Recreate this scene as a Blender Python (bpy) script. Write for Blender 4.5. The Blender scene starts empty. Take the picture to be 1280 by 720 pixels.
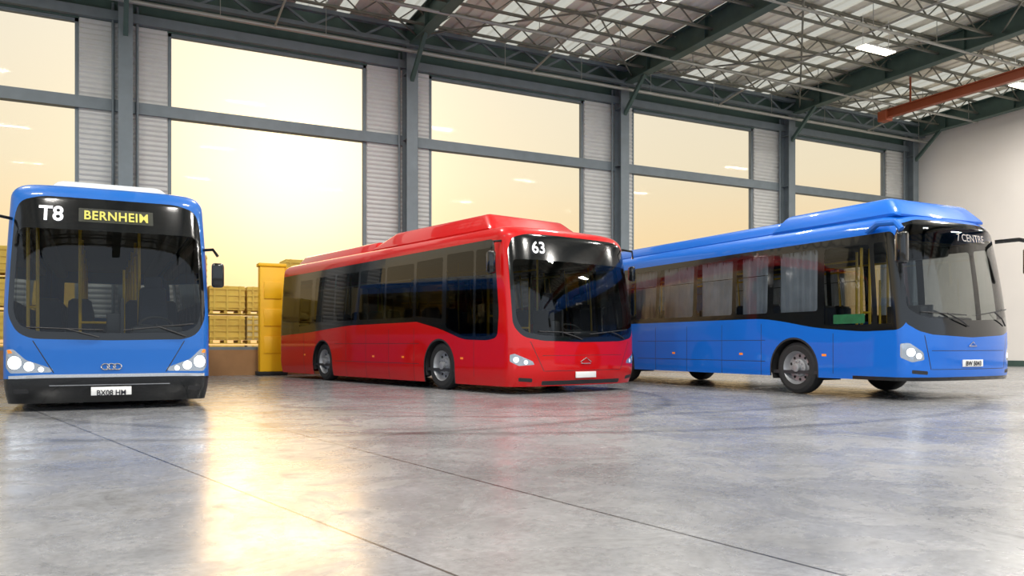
import bpy, bmesh, math, random
from mathutils import Vector, Matrix
from mathutils.geometry import delaunay_2d_cdt
random.seed(4)
scene = bpy.context.scene
scene.view_settings.view_transform = 'Standard'
try: scene.view_settings.look = 'None'
except Exception: pass
CAMH = 0.9

def srgb(r, g, b):
    f = lambda c: (c/255/12.92) if c/255 <= .04045 else ((c/255+.055)/1.055)**2.4
    return (f(r), f(g), f(b), 1)

# ---------------------------------------------------------------- materials
def pbr(name, col, rough=.5, metal=0, coat=0, emis=None, es=0, noise=0, nscale=5, bump=0, spec=.5):
    m = bpy.data.materials.new(name); m.use_nodes = True
    nt = m.node_tree; b = nt.nodes['Principled BSDF']
    b.inputs['Base Color'].default_value = col
    b.inputs['Roughness'].default_value = rough
    b.inputs['Metallic'].default_value = metal
    b.inputs['Coat Weight'].default_value = coat
    b.inputs['Coat Roughness'].default_value = .04
    b.inputs['Specular IOR Level'].default_value = spec
    if emis:
        b.inputs['Emission Color'].default_value = emis
        b.inputs['Emission Strength'].default_value = es
    if noise or bump:
        tc = nt.nodes.new('ShaderNodeTexCoord'); n = nt.nodes.new('ShaderNodeTexNoise')
        n.inputs['Scale'].default_value = nscale; n.inputs['Detail'].default_value = 6
        nt.links.new(tc.outputs['Object'], n.inputs['Vector'])
        if noise:
            mx = nt.nodes.new('ShaderNodeMix'); mx.data_type = 'RGBA'
            mx.inputs['A'].default_value = tuple(c*(1-noise) for c in col[:3])+(1,)
            mx.inputs['B'].default_value = tuple(min(1, c*(1+noise)) for c in col[:3])+(1,)
            nt.links.new(n.outputs['Fac'], mx.inputs['Factor'])
            nt.links.new(mx.outputs['Result'], b.inputs['Base Color'])
        if bump:
            bp = nt.nodes.new('ShaderNodeBump'); bp.inputs['Strength'].default_value = bump
            bp.inputs['Distance'].default_value = .02
            nt.links.new(n.outputs['Fac'], bp.inputs['Height']); nt.links.new(bp.outputs['Normal'], b.inputs['Normal'])
    return m

def glassmat(name, tint, gloss=(1, 1, 1, 1), ior=1.5, rough=.01):
    m = bpy.data.materials.new(name); m.use_nodes = True
    nt = m.node_tree; nt.nodes.clear()
    o = nt.nodes.new('ShaderNodeOutputMaterial'); mx = nt.nodes.new('ShaderNodeMixShader')
    t = nt.nodes.new('ShaderNodeBsdfTransparent'); g = nt.nodes.new('ShaderNodeBsdfGlossy')
    f = nt.nodes.new('ShaderNodeFresnel'); f.inputs['IOR'].default_value = ior
    t.inputs['Color'].default_value = tint; g.inputs['Color'].default_value = gloss
    g.inputs['Roughness'].default_value = rough
    nt.links.new(f.outputs[0], mx.inputs[0]); nt.links.new(t.outputs[0], mx.inputs[1])
    nt.links.new(g.outputs[0], mx.inputs[2]); nt.links.new(mx.outputs[0], o.inputs[0])
    return m

M = {}
M['blue'] = pbr('bus_paint_blue', srgb(26, 100, 184), .42, 0, .7, spec=.25)
M['blue2'] = pbr('bus_paint_azure', srgb(10, 104, 206), .42, 0, .7, spec=.25)
M['red'] = pbr('bus_paint_red', srgb(196, 2, 6), .42, 0, .7, spec=.2)
M['black'] = pbr('gloss_black_trim', (.006, .007, .008, 1), .12, 0, .3)
M['rubber'] = pbr('tyre_rubber', (.018, .018, .019, 1), .75, noise=.3, nscale=30)
M['under'] = pbr('underbody_black', (.012, .012, .013, 1), .8)
M['gap'] = pbr('panel_gap', (.02, .02, .022, 1), .6)
M['chrome'] = pbr('chrome', (.75, .76, .78, 1), .16, 1)
M['alloy'] = pbr('wheel_alloy', (.42, .43, .45, 1), .42, .6)
M['lampglass'] = pbr('headlamp_housing', (.45, .5, .56, 1), .12, .6, 1)
M['lens'] = pbr('headlamp_lens', (.9, .95, 1, 1), .1, 0, 1, (.92, .97, 1, 1), 5)
M['lensglow'] = pbr('headlamp_lens_faint_glow', (.85, .9, .95, 1), .08, .4, 1, (1, .98, .95, 1), .5)  # unlit lens, with a faint glow put into the material
M['amber'] = pbr('amber_marker', srgb(255, 140, 20), .3, 0, 1, (1, .4, .05, 1), .1)
M['tail'] = pbr('tail_lamp', srgb(180, 10, 10), .3, 0, 1)
M['plate'] = pbr('number_plate', (.85, .85, .83, 1), .4)
M['led_w'] = pbr('display_white_led', (.9, .9, .9, 1), .5, emis=(.95, .97, 1, 1), es=.8)
M['led_g'] = pbr('display_dim_led', (.3, .3, .3, 1), .5, emis=(.8, .85, .9, 1), es=.12)
M['led_y'] = pbr('display_amber_led', (.5, .45, .1, 1), .5, emis=(.72, .66, .08, 1), es=.38)
M['ledbg'] = pbr('display_backing', (.02, .022, .01, 1), .4)
M['ink'] = pbr('plate_ink', (.02, .02, .03, 1), .5)
M['wind'] = glassmat('windscreen_glass', (.52, .55, .55, 1), ior=1.42)
M['side'] = glassmat('tinted_side_glass', (.13, .135, .13, 1), ior=1.40)
M['side1'] = glassmat('green_side_glass', (.6, .62, .6, 1), ior=1.45)
M['side2'] = glassmat('clear_side_glass', (.62, .66, .70, 1), ior=1.55)
M['seat'] = pbr('seat_fabric', (.03, .04, .07, 1), .8, noise=.4, nscale=20)
M['seatg'] = pbr('seat_shell_grey', (.06, .06, .065, 1), .5)
M['pole'] = pbr('yellow_handrail', srgb(235, 190, 20), .3, 0, .5)
M['inlin'] = pbr('interior_lining', (.10, .10, .10, 1), .6)
M['infloor'] = pbr('bus_floor_vinyl', (.03, .03, .035, 1), .5)
M['podw'] = pbr('roof_unit_white', (.62, .68, .74, 1), .4, 0, .3)
M['curtain'] = pbr('curtain_fabric', (.70, .74, .80, 1), .85, noise=.4, nscale=3)
M['steel'] = pbr('painted_steel_grey', srgb(112, 122, 128), .5, .1, noise=.2, nscale=3)
M['dsteel'] = pbr('dark_green_steel', srgb(70, 92, 86), .5, .1, noise=.25, nscale=3)
M['purlin'] = pbr('joist_steel', srgb(122, 122, 112), .5, .3, noise=.25, nscale=2)
M['galv'] = pbr('galvanised_pipe', srgb(165, 165, 160), .4, .5)
M['clad'] = pbr('ribbed_cladding', srgb(200, 200, 198), .5, .1, noise=.12, nscale=1.5)
M['roof'] = pbr('roof_sheet', srgb(238, 234, 218), .55, 0, noise=.15, nscale=.6)
M['rwall'] = pbr('wall_plaster_white', srgb(246, 241, 236), .7, noise=.04, nscale=.7)
M['sill'] = pbr('sill_masonry', srgb(160, 120, 80), .8, noise=.2, nscale=3)
M['orange'] = pbr('crane_orange', srgb(150, 72, 40), .5, noise=.2, nscale=2)
M['yellow'] = pbr('safety_yellow', srgb(255, 190, 10), .45, noise=.1, nscale=2)
M['wglass'] = glassmat('window_glass', (.97, .97, .96, 1), ior=1.12)
M['glow'] = pbr('lamp_tube', (1, 1, 1, 1), .5, emis=(1, .9, .65, 1), es=9)
M['white'] = pbr('fixture_white', (.8, .8, .8, 1), .5)
M['crate'] = pbr('wooden_crate', srgb(255, 205, 100), .8, noise=.3, nscale=3)
M['crate2'] = pbr('wrapped_goods', srgb(245, 220, 160), .6, noise=.25, nscale=2)
M['yard'] = pbr('yard_asphalt', srgb(165, 148, 122), .8, noise=.2, nscale=.5)
M['green'] = pbr('sticker_green', srgb(20, 90, 55), .5, noise=.5, nscale=12)
m = bpy.data.materials.new('skylight_sheet'); m.use_nodes = True
nt = m.node_tree; nt.nodes.clear()
o = nt.nodes.new('ShaderNodeOutputMaterial'); t = nt.nodes.new('ShaderNodeBsdfTranslucent'); t.inputs['Color'].default_value = (.60, .58, .50, 1)
nt.links.new(t.outputs[0], o.inputs[0]); M['skyl'] = m

# ---------------------------------------------------------------- mesh helpers
def finish(name, bm, mats, parent=None, angle=35, smooth=True):
    me = bpy.data.meshes.new(name)
    bm.to_mesh(me); bm.free()
    for m in mats: me.materials.append(m)
    if smooth:
        for p in me.polygons: p.use_smooth = True
        me.set_sharp_from_angle(angle=math.radians(angle))
    ob = bpy.data.objects.new(name, me)
    scene.collection.objects.link(ob)
    if parent: ob.parent = parent
    return ob

def abox(bm, c, size, mi=0, bev=0, taper=None, seg=2, rot=None):
    r = bmesh.ops.create_cube(bm, size=1)
    vs = r['verts']
    for v in vs:
        top = v.co.z > 0
        v.co = Vector((v.co.x*size[0], v.co.y*size[1], v.co.z*size[2]))
        if taper and top:
            v.co.x *= taper[0]; v.co.y *= taper[1]
            if len(taper) > 2: v.co.y += taper[2]
        if rot: v.co = rot @ v.co
        v.co += Vector(c)
    fs = set(f for v in vs for f in v.link_faces)
    for f in fs: f.material_index = mi
    if bev:
        es = set(e for v in vs for e in v.link_edges)
        rr = bmesh.ops.bevel(bm, geom=list(es), offset=bev, segments=seg, profile=.5, affect='EDGES')
        for f in rr['faces']: f.material_index = mi

def atube(bm, pts, r, mi=0, n=8):
    pts = [Vector(p) for p in pts]
    rings = []
    for i, p in enumerate(pts):
        a = pts[max(0, i-1)]; b = pts[min(len(pts)-1, i+1)]
        t = (b-a).normalized()
        up = Vector((0, 0, 1)) if abs(t.z) < .9 else Vector((1, 0, 0))
        x = t.cross(up).normalized(); y = x.cross(t)
        rings.append([bm.verts.new(p+x*r*math.cos(2*math.pi*k/n)+y*r*math.sin(2*math.pi*k/n)) for k in range(n)])
    for i in range(len(rings)-1):
        for k in range(n):
            f = bm.faces.new((rings[i][k], rings[i][(k+1) % n], rings[i+1][(k+1) % n], rings[i+1][k])); f.material_index = mi
    for rg in (rings[0], rings[-1]):
        f = bm.faces.new(rg); f.material_index = mi

def abar(bm, a, b, w, h, mi=0):
    a = Vector(a); b = Vector(b); t = (b-a).normalized()
    up = Vector((0, 0, 1)) if abs(t.z) < .95 else Vector((0, 1, 0))
    x = t.cross(up).normalized()*w/2; y = x.cross(t).normalized()*h/2
    va = [bm.verts.new(a+sx*x+sy*y) for sx, sy in ((-1, -1), (1, -1), (1, 1), (-1, 1))]
    vb = [bm.verts.new(b+sx*x+sy*y) for sx, sy in ((-1, -1), (1, -1), (1, 1), (-1, 1))]
    fs = [va[::-1], vb]+[(va[k], va[(k+1) % 4], vb[(k+1) % 4], vb[k]) for k in range(4)]
    for f in fs:
        ff = bm.faces.new(f); ff.material_index = mi

def alathe(bm, prof, center, sx=1, n=40):
    rings = []
    for x, r, m in prof:
        if r < 1e-4:
            rings.append([bm.verts.new(Vector(center)+Vector((sx*x, 0, 0)))]*n)
        else:
            rings.append([bm.verts.new(Vector(center)+Vector((sx*x, r*math.cos(2*math.pi*k/n), r*math.sin(2*math.pi*k/n)))) for k in range(n)])
    for i in range(len(prof)-1):
        for k in range(n):
            vs = []
            for v in (rings[i][k], rings[i][(k+1) % n], rings[i+1][(k+1) % n], rings[i+1][k]):
                if v not in vs: vs.append(v)
            if len(vs) > 2:
                try:
                    f = bm.faces.new(vs if sx < 0 else vs[::-1]); f.material_index = prof[i][2]
                except ValueError: pass

def inside(poly, x, y):
    c = False; j = len(poly)-1
    for i in range(len(poly)):
        xi, yi = poly[i]; xj, yj = poly[j]
        if (yi > y) != (yj > y) and x < (xj-xi)*(y-yi)/(yj-yi)+xi: c = not c
        j = i
    return c

def rnd(pts, r, n=5):
    out = []; N = len(pts)
    for i in range(N):
        p0 = Vector(pts[i-1]); p = Vector(pts[i]); p1 = Vector(pts[(i+1) % N])
        ri = r[i] if isinstance(r, (list, tuple)) else r
        a = p0-p; b = p1-p
        ri = min(ri, a.length*.48, b.length*.48)
        if ri < 1e-3: out.append(tuple(p)); continue
        A = p+a.normalized()*ri; B = p+b.normalized()*ri
        for k in range(n+1):
            t = k/n; q = A*(1-t)**2+p*2*t*(1-t)+B*t*t
            out.append((q.x, q.y))
    return out

# ---------------------------------------------------------------- bus
class Bus:
    def __init__(s, W, L, H, zb, b=.3, p=3.2, rake=.2, Rr=.28):
        s.W, s.L, s.H, s.zb, s.b, s.p, s.rk, s.Rr = W, L, H, zb, b, p, rake, Rr
        s.hw = W/2; hw = s.hw
        tab = []
        for i in range(81):
            t = math.pi/2*i/80
            tab.append((hw*math.sin(t)**(2/p), b*(1-math.cos(t)**(2/p))))
        rb = .22
        n = 60
        for i in range(1, n): tab.append((hw, b+(L-rb-b)*i/n))
        for i in range(17):
            t = math.pi/2*i/16
            tab.append((hw-rb+rb*math.cos(t), L-rb+rb*math.sin(t)))
        tab.append((0, L))
        s.tab = tab; s.S = [0]
        for i in range(1, len(tab)):
            s.S.append(s.S[-1]+math.dist(tab[i], tab[i-1]))
        s.smax = s.S[-1]; s.sb = s.S[80]; s.srb = s.S[80+59]
        s.layers = []
        s.zc = H-Rr
        s.vmax = s.zc+Rr*math.pi/2+.75*hw-Rr
    def samp(s, q):
        q = min(max(q, 0), s.smax); import bisect
        i = min(max(bisect.bisect_right(s.S, q)-1, 0), len(s.S)-2)
        t = (q-s.S[i])/max(1e-9, s.S[i+1]-s.S[i])
        return (s.tab[i][0]*(1-t)+s.tab[i+1][0]*t, s.tab[i][1]*(1-t)+s.tab[i+1][1]*t)
    def tum(s, z):
        d = 0
        if z > 1.1: d += .07*((z-1.1)/(s.zc-1.1))**1.5
        if z < .5: d += .05*((.5-z)/.4)**2
        return d
    def prof(s, v):
        if v <= s.zc: return s.tum(v), v
        a = (v-s.zc)/s.Rr
        if a <= math.pi/2: return s.tum(s.zc)+s.Rr*(1-math.cos(a)), s.zc+s.Rr*math.sin(a)
        e = v-s.zc-s.Rr*math.pi/2
        return s.tum(s.zc)+s.Rr+e, s.H+.04*(1-(1-min(1, e/.8))**2)
    def pt0(s, q, v):
        x, y = s.samp(abs(q)); x = math.copysign(x, q) if q else 0
        d, z = s.prof(v)
        w = max(0, 1-y/1.5); w = w*w*(3-2*w)
        rk = s.rk*max(0, (z-.95)/(s.H-.95))**1.35
        if z < .5: rk += .05*((.5-z)/.4)**2
        x *= (1-d/s.hw); y2 = s.L/2+(y-s.L/2)*(1-d/(s.L/2))
        return Vector((x, y2+rk*w, z))
    def pt(s, q, v, off=0):
        P = s.pt0(q, v)
        if off:
            e = .01
            a = s.pt0(q+e, v)-s.pt0(q-e, v); c = s.pt0(q, v+e)-s.pt0(q, v-e)
            P = P+a.cross(c).normalized()*off
        return P
    def F(s, x, z):
        ax = min(abs(x), s.hw*.9999)
        q = s.sb
        for i in range(80):
            if s.tab[i+1][0] >= ax:
                t = (ax-s.tab[i][0])/max(1e-9, s.tab[i+1][0]-s.tab[i][0])
                q = s.S[i]*(1-t)+s.S[i+1]*t; break
        return (math.copysign(q, x), z)
    def Sd(s, side, y, z):
        if y >= s.b:
            q = s.sb+(y-s.b)
        else:
            q = s.sb
            for i in range(80):
                if s.tab[i+1][1] >= y:
                    t = (y-s.tab[i][1])/max(1e-9, s.tab[i+1][1]-s.tab[i][1])
                    q = s.S[i]*(1-t)+s.S[i+1]*t; break
        return (side*q, z)
    def add(s, poly, mat):
        out = []
        for i in range(len(poly)):
            a = poly[i]; b = poly[(i+1) % len(poly)]
            n = max(1, int(math.dist(a, b)/.09))
            for k in range(n): out.append((a[0]+(b[0]-a[0])*k/n, a[1]+(b[1]-a[1])*k/n))
        xs = [p[0] for p in out]; ys = [p[1] for p in out]
        s.layers.append((out, mat, min(xs), max(xs), min(ys), max(ys)))
    def addF(s, pts, mat, r=0): s.add(rnd([s.F(*p) for p in pts], r), mat)
    def addS(s, pts, mat, r=0, sides=(-1, 1)):
        for sd in sides: s.add(rnd([s.Sd(sd, *p) for p in pts], r), mat)
    def rectS(s, y0, y1, z0, z1, mat, r=.06, sides=(-1, 1)):
        s.addS([(y0, z0), (y1, z0), (y1, z1), (y0, z1)], mat, r, sides)
    def rectF(s, x0, x1, z0, z1, mat, r=0):
        s.addF([(x0, z0), (x1, z0), (x1, z1), (x0, z1)], mat, r)
    def rear(s, hwid, z0, z1, mat):
        for sd in (-1, 1):
            s.add([(sd*(s.smax-.001), z0), (sd*(s.smax-hwid), z0), (sd*(s.smax-hwid), z1), (sd*(s.smax-.001), z1)], mat)
    def circF(s, x, z, rad, mat, n=20):
        c = s.F(x, z)
        s.add([(c[0]+rad*math.cos(2*math.pi*k/n), c[1]+rad*math.sin(2*math.pi*k/n)) for k in range(n)], mat)
    def arch(s, yc, R, zc=.46):
        for sd in (-1, 1):
            for rr, m in ((R+.035, 'gap'), (R, None)):
                pts = []
                for k in range(21):
                    a = math.pi*k/20
                    pts.append((yc-rr*math.cos(a), zc+rr*math.sin(a)))
                pts.append((yc+rr, s.zb-.05)); pts.insert(0, (yc-rr, s.zb-.05))
                s.add([s.Sd(sd, *p) for p in pts], m)
    def build(s, parent, mats):
        names = list(mats)
        sv = []
        q = 0
        while q < s.smax-.01:
            sv.append(q)
            if q < s.sb+.1: q += .05
            elif q > s.srb-.1 and q < s.srb+.5: q += .06
            else: q += .22
        sv.append(s.smax)
        sv = sorted(set([-a for a in sv]+sv))
        vv = [s.zb]
        while vv[-1] < s.zc-.12: vv.append(vv[-1]+.1)
        vv += [s.zc+s.Rr*math.pi/2*k/8 for k in range(9)]
        v0 = vv[-1]; vv += [v0+(s.vmax-v0)*k/3 for k in (1, 2, 3)]
        co = []; jit = 1e-5
        for a in sv:
            for v in vv: co.append(Vector((a+random.uniform(-jit, jit)*(abs(a) < s.smax-.01), v)))
        ed = []
        for ly in s.layers:
            n0 = len(co); P = ly[0]
            for p in P: co.append(Vector((p[0], min(max(p[1], s.zb), s.vmax))))
            for i in range(len(P)): ed.append((n0+i, n0+(i+1) % len(P)))
        res = delaunay_2d_cdt(co, ed, [], 0, 1e-4)
        bm = bmesh.new()
        V = [bm.verts.new(s.pt(p.x, p.y)) for p in res[0]]
        for f in res[2]:
            cx = sum(res[0][i].x for i in f)/3; cy = sum(res[0][i].y for i in f)/3
            mat = names[0]
            for ly in reversed(s.layers):
                if ly[2] <= cx <= ly[3] and ly[4] <= cy <= ly[5] and inside(ly[0], cx, cy):
                    mat = ly[1]; break
            if mat is None: continue
            try:
                ff = bm.faces.new([V[i] for i in f]); ff.material_index = names.index(mat)
            except ValueError: pass
        cap = [bm.verts.new(s.pt(a, s.vmax)) for a in sv[:-1]]
        bm.faces.new(cap)
        loose = [v for v in bm.verts if not v.link_faces]
        bmesh.ops.delete(bm, geom=loose, context='VERTS')
        return finish('body_shell', bm, [M[mats[k]] for k in names], parent, 40)
    def text(s, txt, x, z, h, mat, parent, name, off=.012, sx=1, bold=0, space=1.0):
        cu = bpy.data.curves.new('t', 'FONT'); cu.body = txt; cu.size = h*1.38; cu.align_x = 'CENTER'
        cu.offset = bold; cu.space_character = space
        to = bpy.data.objects.new('t', cu); scene.collection.objects.link(to)
        bpy.context.view_layer.update()
        me = bpy.data.meshes.new_from_object(to.evaluated_get(bpy.context.evaluated_depsgraph_get()))
        bpy.data.objects.remove(to)
        for v in me.vertices:
            q, vz = s.F(x+v.co.x*sx, z-h/2+v.co.y)
            v.co = s.pt(q, vz, off)
        me.materials.append(M[mat])
        ob = bpy.data.objects.new(name, me); scene.collection.objects.link(ob); ob.parent = parent
        return ob
    def wheels(s, parent, ys, R=.48):
        for yc in ys:
            for sd in (-1, 1):
                bm = bmesh.new()
                c = (sd*(s.hw-.06), yc, R)
                k = R/.48
                prof = [(-.3, .2*k, 0), (-.3, .40*k, 0), (-.27, .455*k, 0), (-.22, .478*k, 0), (-.15, .48*k, 0), (-.07, .478*k, 0), (-.03, .46*k, 0),
                        (0, .40*k, 0), (-.005, .33*k, 0), (-.01, .305*k, 1), (-.035, .29*k, 1), (-.06, .275*k, 1), (-.11, .255*k, 1), (-.115, .17*k, 1),
                        (-.07, .155*k, 1), (-.06, .125*k, 1), (-.055, .08*k, 1), (.005, .075*k, 1), (.015, .05*k, 1), (.015, 0, 1)]
                alathe(bm, prof, c, sd)
                for i in range(10):
                    a = 2*math.pi*i/10
                    cc = (c[0]-sd*.06, c[1]+.12*k*math.cos(a), c[2]+.12*k*math.sin(a))
                    alathe(bm, [(0, .014, 1), (.03, .014, 1), (.032, 0, 1)], cc, sd, 6)
                    a += .3
                    cc = (c[0]-sd*.108, c[1]+.215*k*math.cos(a), c[2]+.215*k*math.sin(a))
                    alathe(bm, [(0, .028, 2), (.003, .026, 2), (.003, 0, 2)], cc, sd, 10)
                finish('wheel', bm, [M['rubber'], M['alloy'], M['under']], parent, 30)
                bm = bmesh.new()
                n = 24; RR = s.archR+.02
                ra = []; rb2 = []
                for i in range(n+1):
                    a = -.35+(math.pi+.7)*i/n
                    y = yc-RR*math.cos(a); z = .46+RR*math.sin(a)
                    ra.append(bm.verts.new((sd*(s.hw-.03), y, z))); rb2.append(bm.verts.new((sd*(s.hw-.62), y, z)))
                for i in range(n): bm.faces.new((ra[i], ra[i+1], rb2[i+1], rb2[i]))
                bm.faces.new(rb2)
                finish('wheel_well', bm, [M['under']], parent)
    def interior(s, parent, sill=1.2, seatm='seat', top=None):
        hw, L = s.hw, s.L
        bm = bmesh.new()
        abox(bm, (0, L/2, .40), (2*hw-.14, L-1.0, .06), 0)
        abox(bm, (0, L/2+.3, s.H-.34), (2*hw-.5, L-1.6, .05), 1)
        for sd in (-1, 1): abox(bm, (sd*(hw-.30), L/2+.3, s.H-.44), (.25, L-1.8, .2), 1, .05)
        abox(bm, (0, L-.65, .95), (2*hw-.3, .9, 1.0), 1, .05)
        finish('floor_and_lining', bm, [M['infloor'], M['inlin']], parent)
        bm = bmesh.new()
        y = 3.1
        while y < L-1.4:
            for sd in (-1, 1):
                for k in (0, 1):
                    x = sd*(hw-.38-.46*k)
                    abox(bm, (x, y, .92), (.42, .42, .1), 0, .03)
                    abox(bm, (x, y+.24, 1.3), (.42, .09, .75), 0, .035, (.85, 1, .05))
                    abox(bm, (x, y+.27, 1.67), (.28, .06, .05), 1, .02)
                    abox(bm, (x, y, .65), (.1, .3, .5), 1)
            y += .82
        abox(bm, (.62, 1.45, .95), (.5, .48, .14), 0, .05)
        abox(bm, (.62, 1.75, 1.4), (.48, .13, .85), 0, .05, (.8, 1, .06))
        abox(bm, (.62, 1.80, 1.9), (.26, .1, .2), 0, .04)
        abox(bm, (.62, 1.45, .65), (.2, .2, .5), 1)
        finish('seats', bm, [M[seatm], M['seatg']], parent)
        bm = bmesh.new()
        for y in (1.9, 3.6, 5.3, 7.0, 8.7):
            if y < L-1.2:
                for x in (-.42, .42):
                    atube(bm, [(x, y, .43), (x, y, s.H-.38)], .024, 0, 8)
        for x in (-.42, .42):
            atube(bm, [(x, 1.9, s.H-.62), (x, L-1.4, s.H-.62)], .02, 0, 8)
        atube(bm, [(-.42, 1.9, 1.25), (.2, 1.9, 1.25)], .02)
        atube(bm, [(.2, 1.9, .43), (.2, 1.9, 2.1)], .02)
        for x in (-hw+.22, -.95): atube(bm, [(x, 1.2, .43), (x, 1.2, s.H-.5)], .024)
        atube(bm, [(-hw+.22, 1.2, 1.45), (-.95, 1.2, 1.45)], .02)
        finish('handrails', bm, [M['pole']], parent)
        bm = bmesh.new()
        abox(bm, (0, .62+s.rk*.1, sill-.42), (2*hw-.35, .42, .75), 0, .08)
        abox(bm, (.62, .78, sill+.0), (.7, .35, .16), 0, .05)
        c = Vector((.62, 1.02, sill+.1)); n = 22
        pts = [c+Vector((.23*math.cos(2*math.pi*k/n), .23*math.sin(2*math.pi*k/n)*.8, .23*math.sin(2*math.pi*k/n)*.55)) for k in range(n+1)]
        atube(bm, pts, .018, 0, 8)
        atube(bm, [pts[0], c-Vector((0, 0, .02)), pts[11]], .016)
        atube(bm, [c, c+Vector((0, -.2, -.25))], .03)
        abox(bm, (.05, .9, sill+.12), (.22, .06, .3), 0, .03)
        abox(bm, (.15, 1.25, 1.0), (.05, .9, 1.2), 0, .02)
        finish('dashboard', bm, [M['seatg']], parent)
    def wiper(s, parent, x0, z0, x1, z1, x2, z2):
        bm = bmesh.new()
        P = lambda x, z, o: s.pt(*s.F(x, z), o)
        mid = ((x1+x2)/2, (z1+z2)/2)
        atube(bm, [P(x0, z0, .02), P((x0*.5+mid[0]*.5), (z0*.5+mid[1]*.5), .06), P(*mid, .05)], .012, 0, 6)
        n = 8
        atube(bm, [P(x1+(x2-x1)*k/n, z1+(z2-z1)*k/n, .03) for k in range(n+1)], .010, 0, 6)
        finish('wiper', bm, [M['gap']], parent)

def empty(name, loc, rotz):
    e = bpy.data.objects.new(name, None); e.location = loc; e.rotation_euler = (0, 0, rotz)
    e.empty_display_size = .5
    scene.collection.objects.link(e); return e

def mirror_obj(parent, arm, c, size, rotz=0, name='door_mirror', armmat='black', armr=.022):
    bm = bmesh.new()
    atube(bm, arm, armr, 1, 8)
    abox(bm, c, size, 0, min(size)*.35, seg=3)
    f = Vector(c)+Vector((0, size[1]/2+.002, 0))
    abox(bm, f, (size[0]*.78, .006, size[2]*.82), 2, 0)
    finish(name, bm, [M['black'], M[armmat], M['chrome']], parent)

# ============ bus 1 : left blue, frontal
e1 = empty('city_bus', (.13, 12.35, 0), 0)
B = Bus(2.58, 11.3, 3.12, .11, b=.28, p=3.4, rake=.16, Rr=.24); B.archR = .55
mats = {'p': 'blue', 'k': 'black', 'w': 'wind', 's': 'side1', 'gap': 'gap', 'c': 'chrome', 'h': 'lampglass', 'l': 'lens', 'a': 'amber', 'pl': 'plate', 't': 'tail', 'db': 'ledbg'}
B.addS([(1.9, 1.25), (11.0, 1.25), (11.0, 2.75), (.55, 2.75), (.5, 1.0), (1.6, 1.0)], 'k', .08)
for y0, y1 in ((2.0, 3.3), (3.4, 4.8), (4.9, 6.3), (6.4, 7.8), (7.9, 9.3), (9.4, 10.8)): B.rectS(y0, y1, 1.32, 2.65, 's')
B.rectS(.75, 1.75, 1.08, 2.6, 's')
B.rear(1.0, 1.6, 2.5, 's')
B.addF([(-1.12, 1.06), (-.95, .98), (0, .96), (.95, .98), (1.12, 1.06), (1.235, 1.3), (1.215, 2.66), (1.16, 2.85), (.9, 2.93), (-.9, 2.93), (-1.16, 2.85), (-1.215, 2.66), (-1.235, 1.3)], 'k', .12)
B.addF([(-1.10, 1.16), (-.9, 1.08), (0, 1.06), (.9, 1.08), (1.10, 1.16), (1.17, 1.35), (1.15, 2.48), (-1.15, 2.48), (-1.17, 1.35)], 'w', .1)
B.rectF(-.42, .56, 2.60, 2.79, 'db')
B.add([B.Sd(-1, 1.2, .1), B.Sd(1, 1.2, .1), B.Sd(1, 1.2, .44), B.Sd(1, .3, .44), B.F(.8, .46), B.F(-.8, .46), B.Sd(-1, .3, .44), B.Sd(-1, 1.2, .44)], 'k')
B.addF([(-1.22, .445), (-.8, .455), (.8, .455), (1.22, .445), (1.22, .485), (.8, .50), (-.8, .50), (-1.22, .485)], 'c')
B.rectF(-.75, .75, .345, .355, 'c')
for sg in (-1, 1):
    B.addF([(sg*1.245, .84), (sg*1.16, .84), (sg*1.02, .70), (sg*.70, .575), (sg*.72, .53), (sg*1.2, .52), (sg*1.25, .60)], 'h', .03)
    B.circF(sg*1.15, .66, .085, 'l'); B.circF(sg*.98, .61, .06, 'l'); B.circF(sg*.84, .57, .032, 'l')
    B.addF([(sg*1.235, .83), (sg*1.20, .835), (sg*1.17, .79), (sg*1.225, .78)], 'a')
    B.addF([(sg*.93, .955), (sg*.945, .955), (sg*.70, .52), (sg*.685, .52)], 'gap')
    B.addF([(sg*1.0, .25), (sg*1.18, .25), (sg*1.18, .31), (sg*1.0, .31)], 'gap', .02)
B.arch(2.6, .55); B.arch(8.2, .55)
for y in (3.4, 4.8, 6.2, 7.5, 9.0): B.rectS(y, y+.012, .13, 1.25, 'gap', 0)
B.rectS(3.3, 7.4, .60, .612, 'gap', 0)
B.build(e1, mats)
B.wheels(e1, (2.6, 8.2)); B.interior(e1, 1.1)
B.text('T8', -.76, 2.69, .20, 'led_w', e1, 'route_number', off=.035, bold=.006)
B.text('BERNHEIM', .07, 2.695, .125, 'led_y', e1, 'destination_text', off=.02, sx=.98, bold=.004, space=1.1)
bm = bmesh.new()
abox(bm, (0, -.012, .265), (.50, .02, .115), 0, .004)
finish('number_plate', bm, [M['plate']], e1)
B.text('BX08 HM', 0, .265, .07, 'ink', e1, 'plate_text', off=.075, sx=.95, bold=.002)
bm = bmesh.new()
c = Vector((0, -.01, .60)); n = 24
for dx, rr in ((-.075, .05), (0, .05), (.075, .05)):
    atube(bm, [c+Vector((dx+rr*math.cos(2*math.pi*k/n), 0, rr*.8*math.sin(2*math.pi*k/n))) for k in range(n+1)], .008, 0, 6)
finish('front_emblem', bm, [M['chrome']], e1)
B.wiper(e1, -.15, 1.0, -1.0, 1.13, -.1, 1.10); B.wiper(e1, .95, 1.02, .15, 1.10, 1.05, 1.2)
mirror_obj(e1, [(1.2, .3, 2.3), (1.34, .14, 2.3), (1.40, .1, 2.2)], (1.40, .1, 1.92), (.17, .12, .36))
mirror_obj(e1, [(-1.2, .3, 2.6), (-1.36, .05, 2.6), (-1.40, 0, 2.5)], (-1.40, 0, 2.42), (.16, .12, .2))
bm = bmesh.new()
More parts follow.
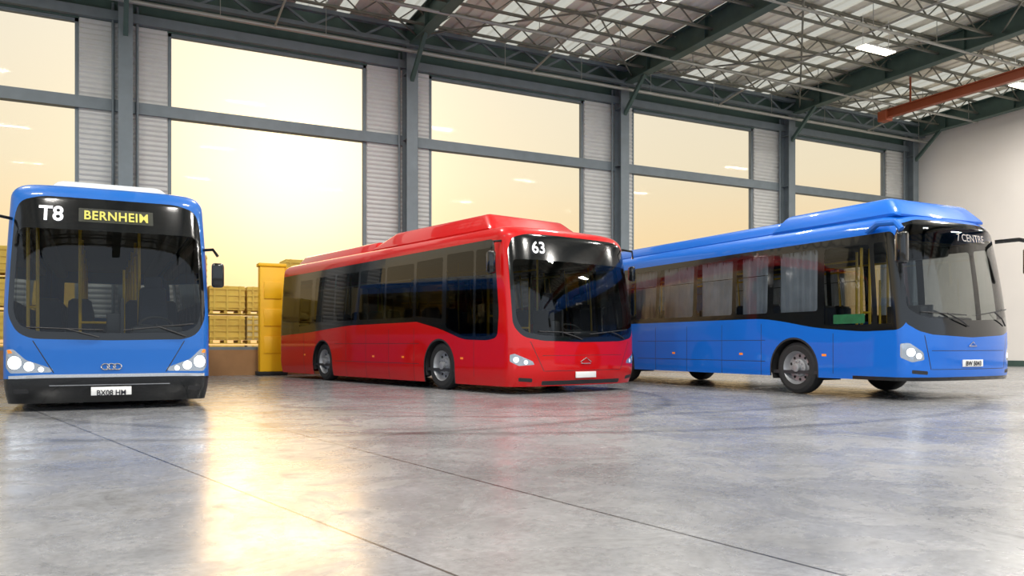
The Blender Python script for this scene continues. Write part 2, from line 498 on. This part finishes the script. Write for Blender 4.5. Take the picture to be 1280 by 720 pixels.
abox(bm, (0, 2.1, 3.19), (1.75, 2.6, .22), 0, .09, (.78, .85), 4)
abox(bm, (0, 7.2, 3.19), (1.7, 4.2, .2), 0, .07, (.85, .92), 3)
finish('roof_unit', bm, [M['podw']], e1)

# ============ bus 2 : red, three-quarter
th = math.radians(11.4)
e2 = empty('city_bus', (8.14, 12.80, 0), th)
B = Bus(3.25, 10.7, 3.1, .14, b=.46, p=2.7, rake=.24, Rr=.24); B.archR = .53
mats = {'p': 'red', 'k': 'black', 'w': 'wind', 's': 'side', 'gap': 'gap', 'c': 'chrome', 'h': 'lampglass', 'l': 'lensglow', 'a': 'amber', 'pl': 'plate', 't': 'tail'}
B.addS([(3.4, 1.38), (6.5, 1.36), (8.7, 1.22), (10.62, 1.15), (10.62, 2.78), (.62, 2.86), (.55, 1.5), (.62, 1.04), (.9, .98), (1.7, 1.0), (2.5, 1.22)], 'k', [0, .3, .3, .1, .15, .15, .1, .1, .15, .2, .3, ])
for y0, y1 in ((3.55, 4.7), (4.78, 5.95), (6.03, 7.2), (7.28, 8.4)): B.rectS(y0, y1, 1.48, 2.62, 's')
B.addS([(2.45, 1.42), (3.45, 1.50), (3.45, 2.64), (2.45, 2.66)], 's', .05)
B.addS([(8.6, 1.42), (9.35, 1.38), (9.35, 2.6), (8.6, 2.6)], 's', .05)
B.addS([(.75, 1.08), (1.3, 1.05), (1.3, 2.7), (.7, 2.7)], 's', .06)
B.addS([(1.38, 1.05), (1.75, 1.08), (2.3, 1.25), (2.3, 2.7), (1.38, 2.7)], 's', .06)
B.rear(1.2, 1.6, 2.6, 's')
B.rectS(3.7, 8.3, 2.28, 2.295, 'k', 0)
B.addF([(-1.40, 1.04), (-1.0, .97), (0, .95), (1.0, .97), (1.40, 1.04), (1.55, 1.25), (1.565, 2.6), (1.49, 2.86), (1.17, 2.95), (-1.17, 2.95), (-1.49, 2.86), (-1.565, 2.6), (-1.55, 1.25)], 'k', .12)
B.addF([(-1.38, 1.14), (-1.0, 1.07), (0, 1.05), (1.0, 1.07), (1.38, 1.14), (1.49, 1.35), (1.50, 2.46), (-1.50, 2.46), (-1.49, 1.35)], 'w', .1)
for sg in (-1, 1):
    B.addF([(sg*1.59, .72), (sg*1.53, .74), (sg*1.22, .60), (sg*1.19, .54), (sg*1.47, .52), (sg*1.59, .60)], 'h', .02)
    B.circF(sg*1.51, .63, .055, 'l'); B.circF(sg*1.35, .585, .042, 'l')
    B.addF([(sg*1.26, .96), (sg*1.275, .96), (sg*1.0, .42), (sg*.985, .42)], 'gap')
    B.addF([(sg*1.22, .22), (sg*1.47, .24), (sg*1.47, .31), (sg*1.22, .29)], 'gap', .02)
B.rectF(-.98, .98, .415, .425, 'gap'); B.rectF(-1.02, 1.02, .16, .24, 'gap', .02)
B.rectF(-1.02, 1.02, .70, .708, 'gap')
B.arch(2.55, .53); B.arch(7.9, .53)
for y in (3.5, 4.55, 5.6, 6.6, 9.0): B.rectS(y, y+.012, .14, 1.25, 'gap', 0)
B.rectS(3.3, 7.2, .50, .512, 'gap', 0); B.rectS(3.3, 7.2, .92, .93, 'gap', 0); B.rectS(1.35, 1.36, .3, 1.0, 'gap', 0)
for y in (1.7, 3.9, 5.2, 8.9): B.rectS(y, y+.1, .62, .66, 'a', 0)
B.rectS(10.52, 10.62, .7, 1.1, 't', 0)
B.build(e2, mats)
B.wheels(e2, (2.55, 7.9)); B.interior(e2, 1.1)
B.text('63', -.98, 2.69, .22, 'led_w', e2, 'route_number', off=.035, bold=.004)
bm = bmesh.new(); abox(bm, (0, -.01, .34), (.52, .02, .115), 0, .004)
finish('number_plate', bm, [M['plate']], e2)
B.wiper(e2, -.1, 1.0, -1.1, 1.14, -.15, 1.12); B.wiper(e2, 1.1, 1.02, .1, 1.10, 1.2, 1.2)
bm = bmesh.new()
atube(bm, [(-.14, -.012, .58), (0, -.02, .66), (.14, -.012, .58)], .009, 0, 6); atube(bm, [(-.12, -.012, .55), (.12, -.012, .55)], .008, 0, 6)
finish('front_emblem', bm, [M['chrome']], e2)
mirror_obj(e2, [(-1.55, .6, 2.80), (-1.70, .62, 2.78), (-1.76, .62, 2.65)], (-1.76, .62, 2.4), (.15, .13, .42))
mirror_obj(e2, [(1.5, .5, 2.85), (1.6, .3, 2.8), (1.62, .3, 2.65)], (1.62, .32, 2.35), (.1, .13, .3))
bm = bmesh.new()
abox(bm, (-.05, 3.7, 3.3), (2.5, 5.0, .40), 0, .10, (.8, .70, -.25), 3)
abox(bm, (-.05, 8.0, 3.2), (2.5, 4.6, .3), 0, .08, (.85, .9), 3)
for k in range(8): abox(bm, (-.05, 6.7+k*.4, 3.36), (1.5, .1, .03), 1)
finish('roof_unit', bm, [M['red'], M['gap']], e2)

# ============ bus 3 : right blue
e3 = empty('city_bus', (12.68, 8.2, 0), 0)
B = Bus(2.75, 11.5, 3.05, .32, b=.42, p=2.7, rake=.22, Rr=.30); B.archR = .54
mats = {'p': 'blue2', 'k': 'black', 'w': 'wind', 's': 'side2', 'gap': 'gap', 'c': 'chrome', 'h': 'lampglass', 'l': 'lens', 'a': 'amber', 'pl': 'plate', 't': 'tail', 'g': 'green', 'd': 'side1'}
B.addS([(3.3, 1.40), (11.2, 1.40), (11.2, 2.70), (.30, 2.74), (.22, 2.6), (.20, 1.3), (.30, 1.14), (1.0, 1.12), (2.0, 1.2), (2.8, 1.34)], 'k', [.3, .08, .1, .05, .05, .1, .1, .2, .3, .3])
for y0, y1 in ((3.15, 4.0), (4.12, 5.2), (5.32, 6.5), (6.62, 7.6), (7.72, 8.9), (9.02, 10.9)): B.rectS(y0, y1, 1.5, 2.6, 's')
B.rectS(1.95, 3.0, 1.5, 2.6, 's')
B.rectS(.80, 1.80, 1.24, 2.58, 'd')
B.addS([(.42, 1.24), (.70, 1.24), (.70, 2.58), (.42, 2.58)], 'd', .05)
B.rectS(.95, 1.6, 1.26, 1.42, 'g', .02, (-1,))
B.rectS(3.15, 10.9, 2.22, 2.235, 'k', 0)
B.rear(1.0, 1.6, 2.5, 's')
B.addF([(-1.15, 1.12), (-.9, 1.06), (0, 1.02), (.9, 1.06), (1.15, 1.12), (1.32, 1.25), (1.34, 2.65), (1.27, 2.86), (.95, 2.97), (-.95, 2.97), (-1.27, 2.86), (-1.34, 2.65), (-1.32, 1.25)], 'k', .08)
B.addF([(-1.15, 1.38), (-.9, 1.33), (0, 1.30), (.9, 1.33), (1.15, 1.38), (1.29, 1.5), (1.29, 2.6), (1.17, 2.86), (-1.17, 2.86), (-1.29, 2.6), (-1.29, 1.5)], 'w', .1)
for sg in (-1, 1):
    B.addF([(sg*1.36, .92), (sg*1.28, .93), (sg*1.08, .78), (sg*1.06, .66), (sg*1.25, .62), (sg*1.36, .70)], 'h', .03)
    B.circF(sg*1.26, .78, .065, 'l'); B.circF(sg*1.15, .72, .045, 'l')
    B.addF([(sg*1.05, 1.05), (sg*1.065, 1.05), (sg*.95, .50), (sg*.935, .50)], 'gap')
    B.addF([(sg*1.0, .42), (sg*1.25, .44), (sg*1.25, .5), (sg*1.0, .48)], 'gap', .02)
B.rectF(-.93, .93, .50, .51, 'gap'); B.rectF(-.93, .93, .80, .81, 'gap')
B.add([B.Sd(-1, 1.2, .3), B.Sd(1, 1.2, .3), B.Sd(1, 1.2, .38), B.Sd(-1, 1.2, .38)], 'k')
B.arch(2.5, .54); B.arch(8.0, .54)
for y in (3.3, 4.4, 5.5, 6.6, 9.2): B.rectS(y, y+.012, .32, 1.3, 'gap', 0)
B.rectS(3.2, 7.3, .58, .592, 'gap', 0); B.rectS(3.2, 7.3, .98, .99, 'gap', 0); B.rectS(1.6, 1.612, .4, 1.1, 'gap', 0)
for y in (1.75, 3.8, 5.9): B.rectS(y, y+.1, .7, .74, 'a', 0)
B.build(e3, mats)
B.wheels(e3, (2.5, 8.0)); B.interior(e3, 1.3)
B.text('7 CENTRE', .30, 2.68, .13, 'led_g', e3, 'destination_text', off=.03, bold=.001)
bm = bmesh.new(); abox(bm, (0, -.01, .60), (.52, .02, .115), 0, .004)
finish('number_plate', bm, [M['plate']], e3)
B.text('BW 5043', 0, .60, .075, 'ink', e3, 'plate_text', off=.03, bold=.003)
B.wiper(e3, -.1, 1.2, -1.1, 1.42, -.15, 1.38); B.wiper(e3, 1.0, 1.22, .1, 1.38, 1.1, 1.5)
bm = bmesh.new(); atube(bm, [(-.1, -.012, .88), (0, -.018, .95), (.1, -.012, .88), (-.1, -.012, .88)], .008, 0, 6)
finish('front_emblem', bm, [M['chrome']], e3)
mirror_obj(e3, [(-1.25, 1.0, 2.78), (-1.50, .6, 2.86), (-1.60, .2, 2.82), (-1.60, .1, 2.7)], (-1.58, .1, 2.42), (.18, .14, .5), armmat='blue2', armr=.05)
mirror_obj(e3, [(1.25, .4, 2.70), (1.45, .1, 2.72), (1.58, 0, 2.68), (1.62, 0, 2.6)], (1.62, 0, 2.34), (.26, .14, .5), armr=.035)
bm = bmesh.new()
abox(bm, (0, 5.6, 3.13), (2.3, 9.6, .26), 0, .10, (.88, .96), 3)
abox(bm, (0, 1.9, 3.18), (2.42, 2.9, .36), 0, .12, (.84, .78), 3)
finish('roof_unit', bm, [M['blue2']], e3)
bm = bmesh.new()
for sd in (-1,):
    for y0, y1 in ((1.98, 2.97), (3.2, 3.95), (4.17, 5.15), (5.4, 6.45), (6.66, 7.55), (7.76, 8.85), (9.1, 10.8)):
        n = 60; prev = None
        for k in range(n+1):
            y = y0+(y1-y0)*k/n
            x = sd*(B.hw-.16+.045*math.sin(k*1.05)+.02*math.sin(k*.37+y0))
            a = bm.verts.new((x, y, 1.38)); b2 = bm.verts.new((x, y, 2.62))
            if prev: bm.faces.new((prev[0], a, b2, prev[1]))
            prev = (a, b2)
finish('curtains', bm, [M['curtain']], e3, 80)

# ================================================================ BUILDING
YW = 24.7; XL = -16.0; XR = 34.0; YF = -13.0
ZW = 11.3
cols = [-15.9, -7.65, .6, 8.85, 17.1, 25.5, 33.3]
wins = [(-14.9, -8.75), (-6.65, -.54), (1.70, 7.50), (9.64, 15.64), (17.8, 23.86), (26.0, 31.9)]
Z0, Z1 = .75, 9.78
ZT = 7.5

fl = bpy.data.materials.new('polished_concrete'); fl.use_nodes = True
nt = fl.node_tree; N = nt.nodes; Lk = nt.links; b = N['Principled BSDF']
tc = N.new('ShaderNodeTexCoord')
def noise(scale, detail=6, rough=.6, dist=0, vec=None):
    n = N.new('ShaderNodeTexNoise'); n.inputs['Scale'].default_value = scale; n.inputs['Detail'].default_value = detail
    n.inputs['Roughness'].default_value = rough; n.inputs['Distortion'].default_value = dist
    Lk.new(vec or tc.outputs['Object'], n.inputs['Vector']); return n.outputs['Fac']
def ramp(inp, stops):
    r = N.new('ShaderNodeValToRGB'); Lk.new(inp, r.inputs[0])
    while len(r.color_ramp.elements) < len(stops): r.color_ramp.elements.new(.5)
    for e, (p, c) in zip(r.color_ramp.elements, stops):
        e.position = p; e.color = c if isinstance(c, tuple) else (c, c, c, 1)
    return r.outputs[0]
def mul(a, bb, t='MULTIPLY', fac=1):
    m = N.new('ShaderNodeMix'); m.data_type = 'RGBA'; m.blend_type = t; m.inputs['Factor'].default_value = fac
    Lk.new(a, m.inputs['A']); Lk.new(bb, m.inputs['B']); return m.outputs['Result']
def math_n(op, a, v=None):
    m = N.new('ShaderNodeMath'); m.operation = op; Lk.new(a, m.inputs[0])
    if v is not None:
        if isinstance(v, (int, float)): m.inputs[1].default_value = v
        else: Lk.new(v, m.inputs[1])
    return m.outputs[0]
n1 = noise(.35, 8, .65, .6); n2 = noise(2.3, 8, .7, .3); n3 = noise(22, 5, .7); n4 = noise(1.1, 10, .75, 1.5)
c1 = ramp(n1, [(.3, (.20, .205, .215, 1)), (.7, (.40, .405, .42, 1))])
c2 = ramp(n2, [(.3, .62), (.65, 1.0)])
c3 = ramp(n3, [(.35, .74), (.6, 1.0)])
c4 = ramp(n4, [(.30, .42), (.42, 1.0)])
col = mul(mul(mul(c1, c2), c3), c4)
def joint(P, Q, w):
    P = Vector(P); Q = Vector(Q); u = (Q-P).normalized(); nn = Vector((-u.y, u.x, 0))
    d = N.new('ShaderNodeVectorMath'); d.operation = 'DOT_PRODUCT'
    Lk.new(tc.outputs['Object'], d.inputs[0]); d.inputs[1].default_value = nn
    s1 = math_n('SUBTRACT', d.outputs['Value'], nn.dot(Vector((P.x, P.y, 0))))
    return math_n('GREATER_THAN', math_n('ABSOLUTE', s1), w)
j = joint((1.95, 6.84), (2.58, 2.17), .009)
j = math_n('MULTIPLY', j, joint((.57, 6.07), (1.22, 2.93), .008))
j = math_n('MULTIPLY', j, joint((-3, 9.3), (20, 9.9), .010))
jc = ramp(j, [(0, .15), (1, 1.0)])
col = mul(col, jc)
for cx_, cy_, R_ in ((7.5, 15.5, 7.2), (7.5, 15.5, 9.1), (3.0, 14.0, 6.3)):
    dd = N.new('ShaderNodeVectorMath'); dd.operation = 'DISTANCE'; Lk.new(tc.outputs['Object'], dd.inputs[0]); dd.inputs[1].default_value = (cx_, cy_, 0)
    ab = math_n('ABSOLUTE', math_n('SUBTRACT', dd.outputs['Value'], R_))
    tr = ramp(math_n('ADD', ab, math_n('MULTIPLY', n2, .25)), [(.15, .66), (.28, 1.0)])
    col = mul(col, tr)
Lk.new(col, b.inputs['Base Color'])
rg = ramp(n4, [(.3, .40), (.5, .20), (.7, .13)]); rg2 = ramp(n2, [(.35, .10), (.7, 0.0)])
rr_ = mul(rg, rg2, 'ADD'); Lk.new(rr_, b.inputs['Roughness'])
b.inputs['Specular IOR Level'].default_value = .75
hh = math_n('ADD', math_n('MULTIPLY', n3, .25), math_n('MULTIPLY', n2, .6)); hh = math_n('ADD', hh, math_n('MULTIPLY', j, .5))
bp = N.new('ShaderNodeBump'); bp.inputs['Strength'].default_value = .2; bp.inputs['Distance'].default_value = .01
Lk.new(hh, bp.inputs['Height']); Lk.new(bp.outputs[0], b.inputs['Normal'])
bm = bmesh.new()
abox(bm, ((XL+XR)/2, (YF+YW)/2, -.1), (XR-XL, YW-YF+.4, .2))
finish('floor', bm, [fl], smooth=False)
bm = bmesh.new()
v = [bm.verts.new(p) for p in ((-300, -250, -.05), (300, -250, -.05), (300, 400, -.05), (-300, 400, -.05))]; bm.faces.new(v)
finish('yard_ground', bm, [M['yard']], smooth=False)

bm = bmesh.new()
edges = [XL]+[e for w in wins for e in w]+[XR]
abox(bm, ((XL+XR)/2, YW+.15, Z0/2), (XR-XL, .3, Z0), 2)
abox(bm, ((XL+XR)/2, YW+.15, (Z1+ZW)/2), (XR-XL, .3, ZW-Z1), 1)
for i in range(0, len(edges), 2):
    x0, x1 = edges[i], edges[i+1]
    abox(bm, ((x0+x1)/2, YW+.18, (Z0+Z1)/2), (x1-x0, .24, Z1-Z0), 0)
    z = Z0; pr = None
    while z < Z1:
        for dz, dy in ((0, .0), (.05, -.035), (.09, -.035), (.12, 0)):
            a = bm.verts.new((x0+.02, YW+.03+dy, z+dz)); c = bm.verts.new((x1-.02, YW+.03+dy, z+dz))
            if pr:
                f = bm.faces.new((pr[0], pr[1], c, a)); f.material_index = 0
            pr = (a, c)
        z += .14
finish('wall_back', bm, [M['clad'], M['dsteel'], M['sill']], angle=20)
bm = bmesh.new()
abox(bm, (XR+.15, (YF+YW)/2, ZW/2), (.3, YW-YF+.6, ZW), 0)
finish('wall_right', bm, [M['rwall']], smooth=False)
bm = bmesh.new()
abar(bm, (XR-.16, YF, 11.0), (XR-.16, YW-.1, 11.0), .3, .4, 0)
abar(bm, (XR-.04, YF, .12), (XR-.04, YW-.1, .12), .05, .24, 0)
finish('trim_1', bm, [M['dsteel']], smooth=False)
for i, (x0, x1) in enumerate(wins):
    bm = bmesh.new()
    fw = .09
    for z in (Z0+fw/2, Z1-fw/2): abar(bm, (x0, YW+.12, z), (x1, YW+.12, z), .14, fw, 0)
    for x in (x0+fw/2, x1-fw/2): abar(bm, (x, YW+.12, Z0), (x, YW+.12, Z1), fw, .14, 0)
    abar(bm, (x0, YW+.05, ZT), (x1, YW+.05, ZT), .28, .32, 0)
    for z0, z1 in ((Z0, ZT-.16), (ZT+.16, Z1)):
        v = [bm.verts.new(p) for p in ((x0, YW+.16, z0), (x1, YW+.16, z0), (x1, YW+.16, z1), (x0, YW+.16, z1))]
        f = bm.faces.new(v); f.material_index = 1
    finish('window_%d' % (i+1), bm, [M['steel'], M['wglass']], smooth=False)
for x in cols:
    bm = bmesh.new()
    for dy in (0, -.42): abox(bm, (x, YW-.07+dy, 5.3), (.36, .03, 10.6), 0)
    abox(bm, (x, YW-.28, 5.3), (.03, .42, 10.6), 0)
    abox(bm, (x, YW-.28, .04), (.6, .7, .05), 0)
    for z in (2.0, ZT, 9.6): abox(bm, (x, YW-.28, z), (.34, .42, .03), 0)
    for k in (-1, 1): atube(bm, [(x+k*.3, YW-.12, .1), (x+k*.3, YW-.12, 10.3)], .04, 0, 8)
    finish('steel_column', bm, [M['steel']], smooth=False)
bm = bmesh.new()
for i in range(0, len(edges), 2):
    x0, x1 = edges[i], edges[i+1]
    abar(bm, (x0, YW-.05, ZT), (min(x1, XR-.4), YW-.05, ZT), .08, .32)
abar(bm, (XL, YW-.10, 9.95), (XR-.4, YW-.10, 9.95), .18, .26)
abar(bm, (XL, YW-.62, 10.45), (XR-.35, YW-.62, 10.45), .18, .12)
abar(bm, (XL, YW-.62, 10.95), (XR-.35, YW-.62, 10.95), .18, .12)
x = XL; k = 0
while x < XR-1.3:
    abar(bm, (x, YW-.62, 10.45 if k % 2 else 10.95), (x+.8, YW-.62, 10.95 if k % 2 else 10.45), .07, .07); x += .8; k += 1
finish('eaves_girder', bm, [M['steel']], smooth=False)

slope = math.tan(math.radians(1.3))
zr = lambda y: 11.25+(YW-y)*slope
bm = bmesh.new()
x = XL; prev = None; ic = 0
while x <= XR+.3:
    mi = 1 if (ic % 7) in (2, 3, 5) else 0
    for dx, dz in ((0, 0), (.04, .05), (.2, .05), (.24, 0)):
        a = bm.verts.new((x+dx, YW+.3, zr(YW)+dz)); c = bm.verts.new((x+dx, YF, zr(YF)+dz))
        if prev:
            f = bm.faces.new((prev[0], a, c, prev[1])); f.material_index = mi
        prev = (a, c)
    x += .42; ic += 1
finish('ceiling', bm, [M['roof'], M['skyl']], angle=20)
for x in cols[1:]:
    bm = bmesh.new()
    for (za, zb_) in ((-.08, -.08), (-.82, -.82)):
        abar(bm, (x, YW, zr(YW)+za), (x, YF, zr(YF)+zb_), .34, .04)
    abar(bm, (x, YW, zr(YW)-.45), (x, YF, zr(YF)-.45), .03, .74)
    y = YW-2
    while y > YF:
        abox(bm, (x, y, zr(y)-.45), (.3, .025, .72)); y -= 3
    abar(bm, (x, YW-.4, 9.3), (x, YW-1.7, zr(YW-1.7)-.8), .12, .12)
    finish('roof_rafter', bm, [M['dsteel']], smooth=False)
bm = bmesh.new()
y = YW-1.6
while y > YF+1:
    zt = zr(y)-.06; zb_ = zt-.48
    abar(bm, (XL, y, zt), (XR-.35, y, zt), .1, .07); abar(bm, (XL, y, zb_), (XR-.35, y, zb_), .1, .06)
    x = XL; k = 0
    while x < XR-1:
        abar(bm, (x, y, zt if k % 2 else zb_), (x+.6, y, zb_ if k % 2 else zt), .035, .035); x += .6; k += 1
    y -= 1.8
finish('roof_joists', bm, [M['purlin']], smooth=False)
bm = bmesh.new()
for i in range(1, len(cols)-1):
    for y0 in (YW-.9, YW-9.2, YW-17.8):
        y1 = y0-8
        atube(bm, [(cols[i], y0, zr(y0)-.62), (cols[i+1], y1, zr(y1)-.62)], .03, 0, 6)
        atube(bm, [(cols[i+1], y0, zr(y0)-.62), (cols[i], y1, zr(y1)-.62)], .03, 0, 6)
finish('roof_bracing', bm, [M['purlin']], smooth=False)
bm = bmesh.new()
for y, z, r in ((YW-.85, 10.15, .06), (YW-3.2, 10.5, .05), (YW-8, 10.6, .05), (YW-13, 10.7, .05)):
    atube(bm, [(XL, y, z), (XR-.4, y, z)], r, 0, 10)
    x = XL+1
    while x < XR-.5:
        atube(bm, [(x, y, z), (x, y, zr(y))], .012, 0, 5)
        x += 3
for x in (4.5, 13, 21.2, 29.5):
    atube(bm, [(x, YW-.85, 10.15), (x, YW-3.2, 10.5), (x, YF, 11.2)], .035, 0, 8)
finish('sprinkler_pipes', bm, [M['galv']])
bm = bmesh.new()
for z in (9.72, 10.02): abar(bm, (27.2, 21.2, z), (27.2, YF, z+.3), .22, .04)
abar(bm, (27.2, 21.2, 9.87), (27.2, YF, 10.17), .03, .3)
abox(bm, (27.2, 21.1, 9.8), (.4, .4, .4), 0, .04)
for y in (20, 14, 8, 2): atube(bm, [(27.2, y, 10.0), (27.2, y, zr(y))], .04, 0, 6)
finish('crane_runway_beam', bm, [M['orange']], smooth=False)

def lamp(x, y, power):
    z = zr(y)-1.05
    bm = bmesh.new()
    abox(bm, (0, 0, 0), (1.5, .45, .1), 0, .02, (.6, .6))
    abox(bm, (0, 0, -.06), (1.4, .36, .03), 1)
    for k in (-.6, .6): atube(bm, [(k, 0, .03), (k, 0, 1.0)], .01, 0, 5)
    ob = finish('high_bay_and_fill_lamp', bm, [M['white'], M['glow']], smooth=False); ob.location = (x, y, z)
    ld = bpy.data.lights.new('lamp_light', 'AREA'); ld.shape = 'RECTANGLE'; ld.size = 1.4; ld.size_y = .36
    ld.energy = power; ld.color = (1, .96, .9)
    lo = bpy.data.objects.new('lamp_light', ld); scene.collection.objects.link(lo); lo.parent = ob; lo.location = (0, 0, -.09)
for x in (-3.5, 5, 13.0, 22, 30):
    for y, p in ((17.4, 350), (8.5, 550), (-.5, 900)):  # one lamp is in view; the rest added unseen, near row lighting bus fronts
        lamp(x, y, p)

bm = bmesh.new()
abox(bm, (4.48, 24.25, 1.6), (.72, .35, 3.2), 0, .03)
abox(bm, (4.48, 24.25, 3.24), (.8, .42, .1), 0, .02)
abox(bm, (4.48, 24.25, .06), (.86, .46, .12), 1, .02)
for z in (.9, 1.7, 2.5): abox(bm, (4.48, 24.06, z), (.5, .03, .5), 0, .01)
abar(bm, (4.84, 24.3, 3.1), (7.2, 24.3, 3.1), .16, .2)
finish('yellow_gate_post', bm, [M['yellow'], M['under']])

bm = bmesh.new()
x = -14
while x < 7.0:
    w = random.uniform(1.15, 1.3); nz = random.choice((3, 4, 4))
    for k in range(nz):
        z = -.04+k*.98; mi = random.choice((0, 0, 1))
        abox(bm, (x+w/2, 28.3, z+.52), (w-.08, 1.1, .80), mi, .02)
        for s_ in (0, .5, 1): abox(bm, (x+.1+s_*(w-.3), 28.3, z+.06), (.1, 1.1, .1), 0)
        abox(bm, (x+w/2, 28.3, z+.005), (w-.05, 1.1, .03), 0)
        for s_ in range(4):
            abox(bm, (x+w/2, 27.73, z+.22+s_*.2), (w-.06, .03, .05), 0)
        for s_ in (-.4, 0, .4): abox(bm, (x+w/2+s_, 27.72, z+.52), (.06, .03, .8), 0)
    x += w
finish('stacked_crates', bm, [M['crate'], M['crate2']], smooth=False)

# ================================================================ LIGHT
w = bpy.data.worlds.new('World'); scene.world = w; w.use_nodes = True
nt = w.node_tree; N = nt.nodes; Lk = nt.links; bg = N['Background']
tc = N.new('ShaderNodeTexCoord')
sun = Vector((.217, 1.012, .22)).normalized()
sep = N.new('ShaderNodeSeparateXYZ'); Lk.new(tc.outputs['Generated'], sep.inputs[0])
up = ramp(sep.outputs['Z'], [(0, (1.0, .56, .20, 1)), (.09, (.98, .70, .36, 1)), (.20, (.90, .78, .56, 1)), (.40, (.86, .81, .70, 1)), (1, (.78, .84, .92, 1))])
d = N.new('ShaderNodeVectorMath'); d.operation = 'DOT_PRODUCT'; Lk.new(tc.outputs['Generated'], d.inputs[0]); d.inputs[1].default_value = sun
dm = math_n('MAXIMUM', d.outputs['Value'], 0.0)
g1 = math_n('MULTIPLY', math_n('POWER', dm, 25.0), .30)
g2 = math_n('MULTIPLY', math_n('POWER', dm, 150.0), 1.0)
gs = math_n('ADD', g1, g2)
vm = N.new('ShaderNodeVectorMath'); vm.operation = 'SCALE'; vm.inputs[0].default_value = (1.0, .78, .40); Lk.new(gs, vm.inputs['Scale'])
mixb = N.new('ShaderNodeMix'); mixb.data_type = 'RGBA'
mr = N.new('ShaderNodeMapRange'); mr.inputs['From Min'].default_value = .25; mr.inputs['From Max'].default_value = -.3
Lk.new(sep.outputs['Y'], mr.inputs['Value'])
Lk.new(mr.outputs[0], mixb.inputs['Factor']); Lk.new(up, mixb.inputs['A']); mixb.inputs['B'].default_value = (.95, 1.06, 1.2, 1)
ad = N.new('ShaderNodeVectorMath'); ad.operation = 'ADD'; Lk.new(mixb.outputs['Result'], ad.inputs[0]); Lk.new(vm.outputs[0], ad.inputs[1])
Lk.new(ad.outputs[0], bg.inputs['Color']); bg.inputs['Strength'].default_value = 1.0
sl = bpy.data.lights.new('sun', 'SUN'); sl.energy = .45; sl.color = (1, .62, .28); sl.angle = math.radians(18)
so = bpy.data.objects.new('sun', sl); scene.collection.objects.link(so); so.location = sun*60
so.rotation_euler = sun.to_track_quat('Z', 'Y').to_euler()

# ================================================================ CAMERA
cd = bpy.data.cameras.new('camera'); cd.sensor_width = 36; cd.lens = 36*1000/1280; cd.shift_y = 71/1280
cd.clip_end = 1000
co = bpy.data.objects.new('camera', cd); scene.collection.objects.link(co)
co.location = (0, 0, CAMH); co.rotation_euler = (math.radians(90), 0, math.radians(-27.2))
scene.camera = co
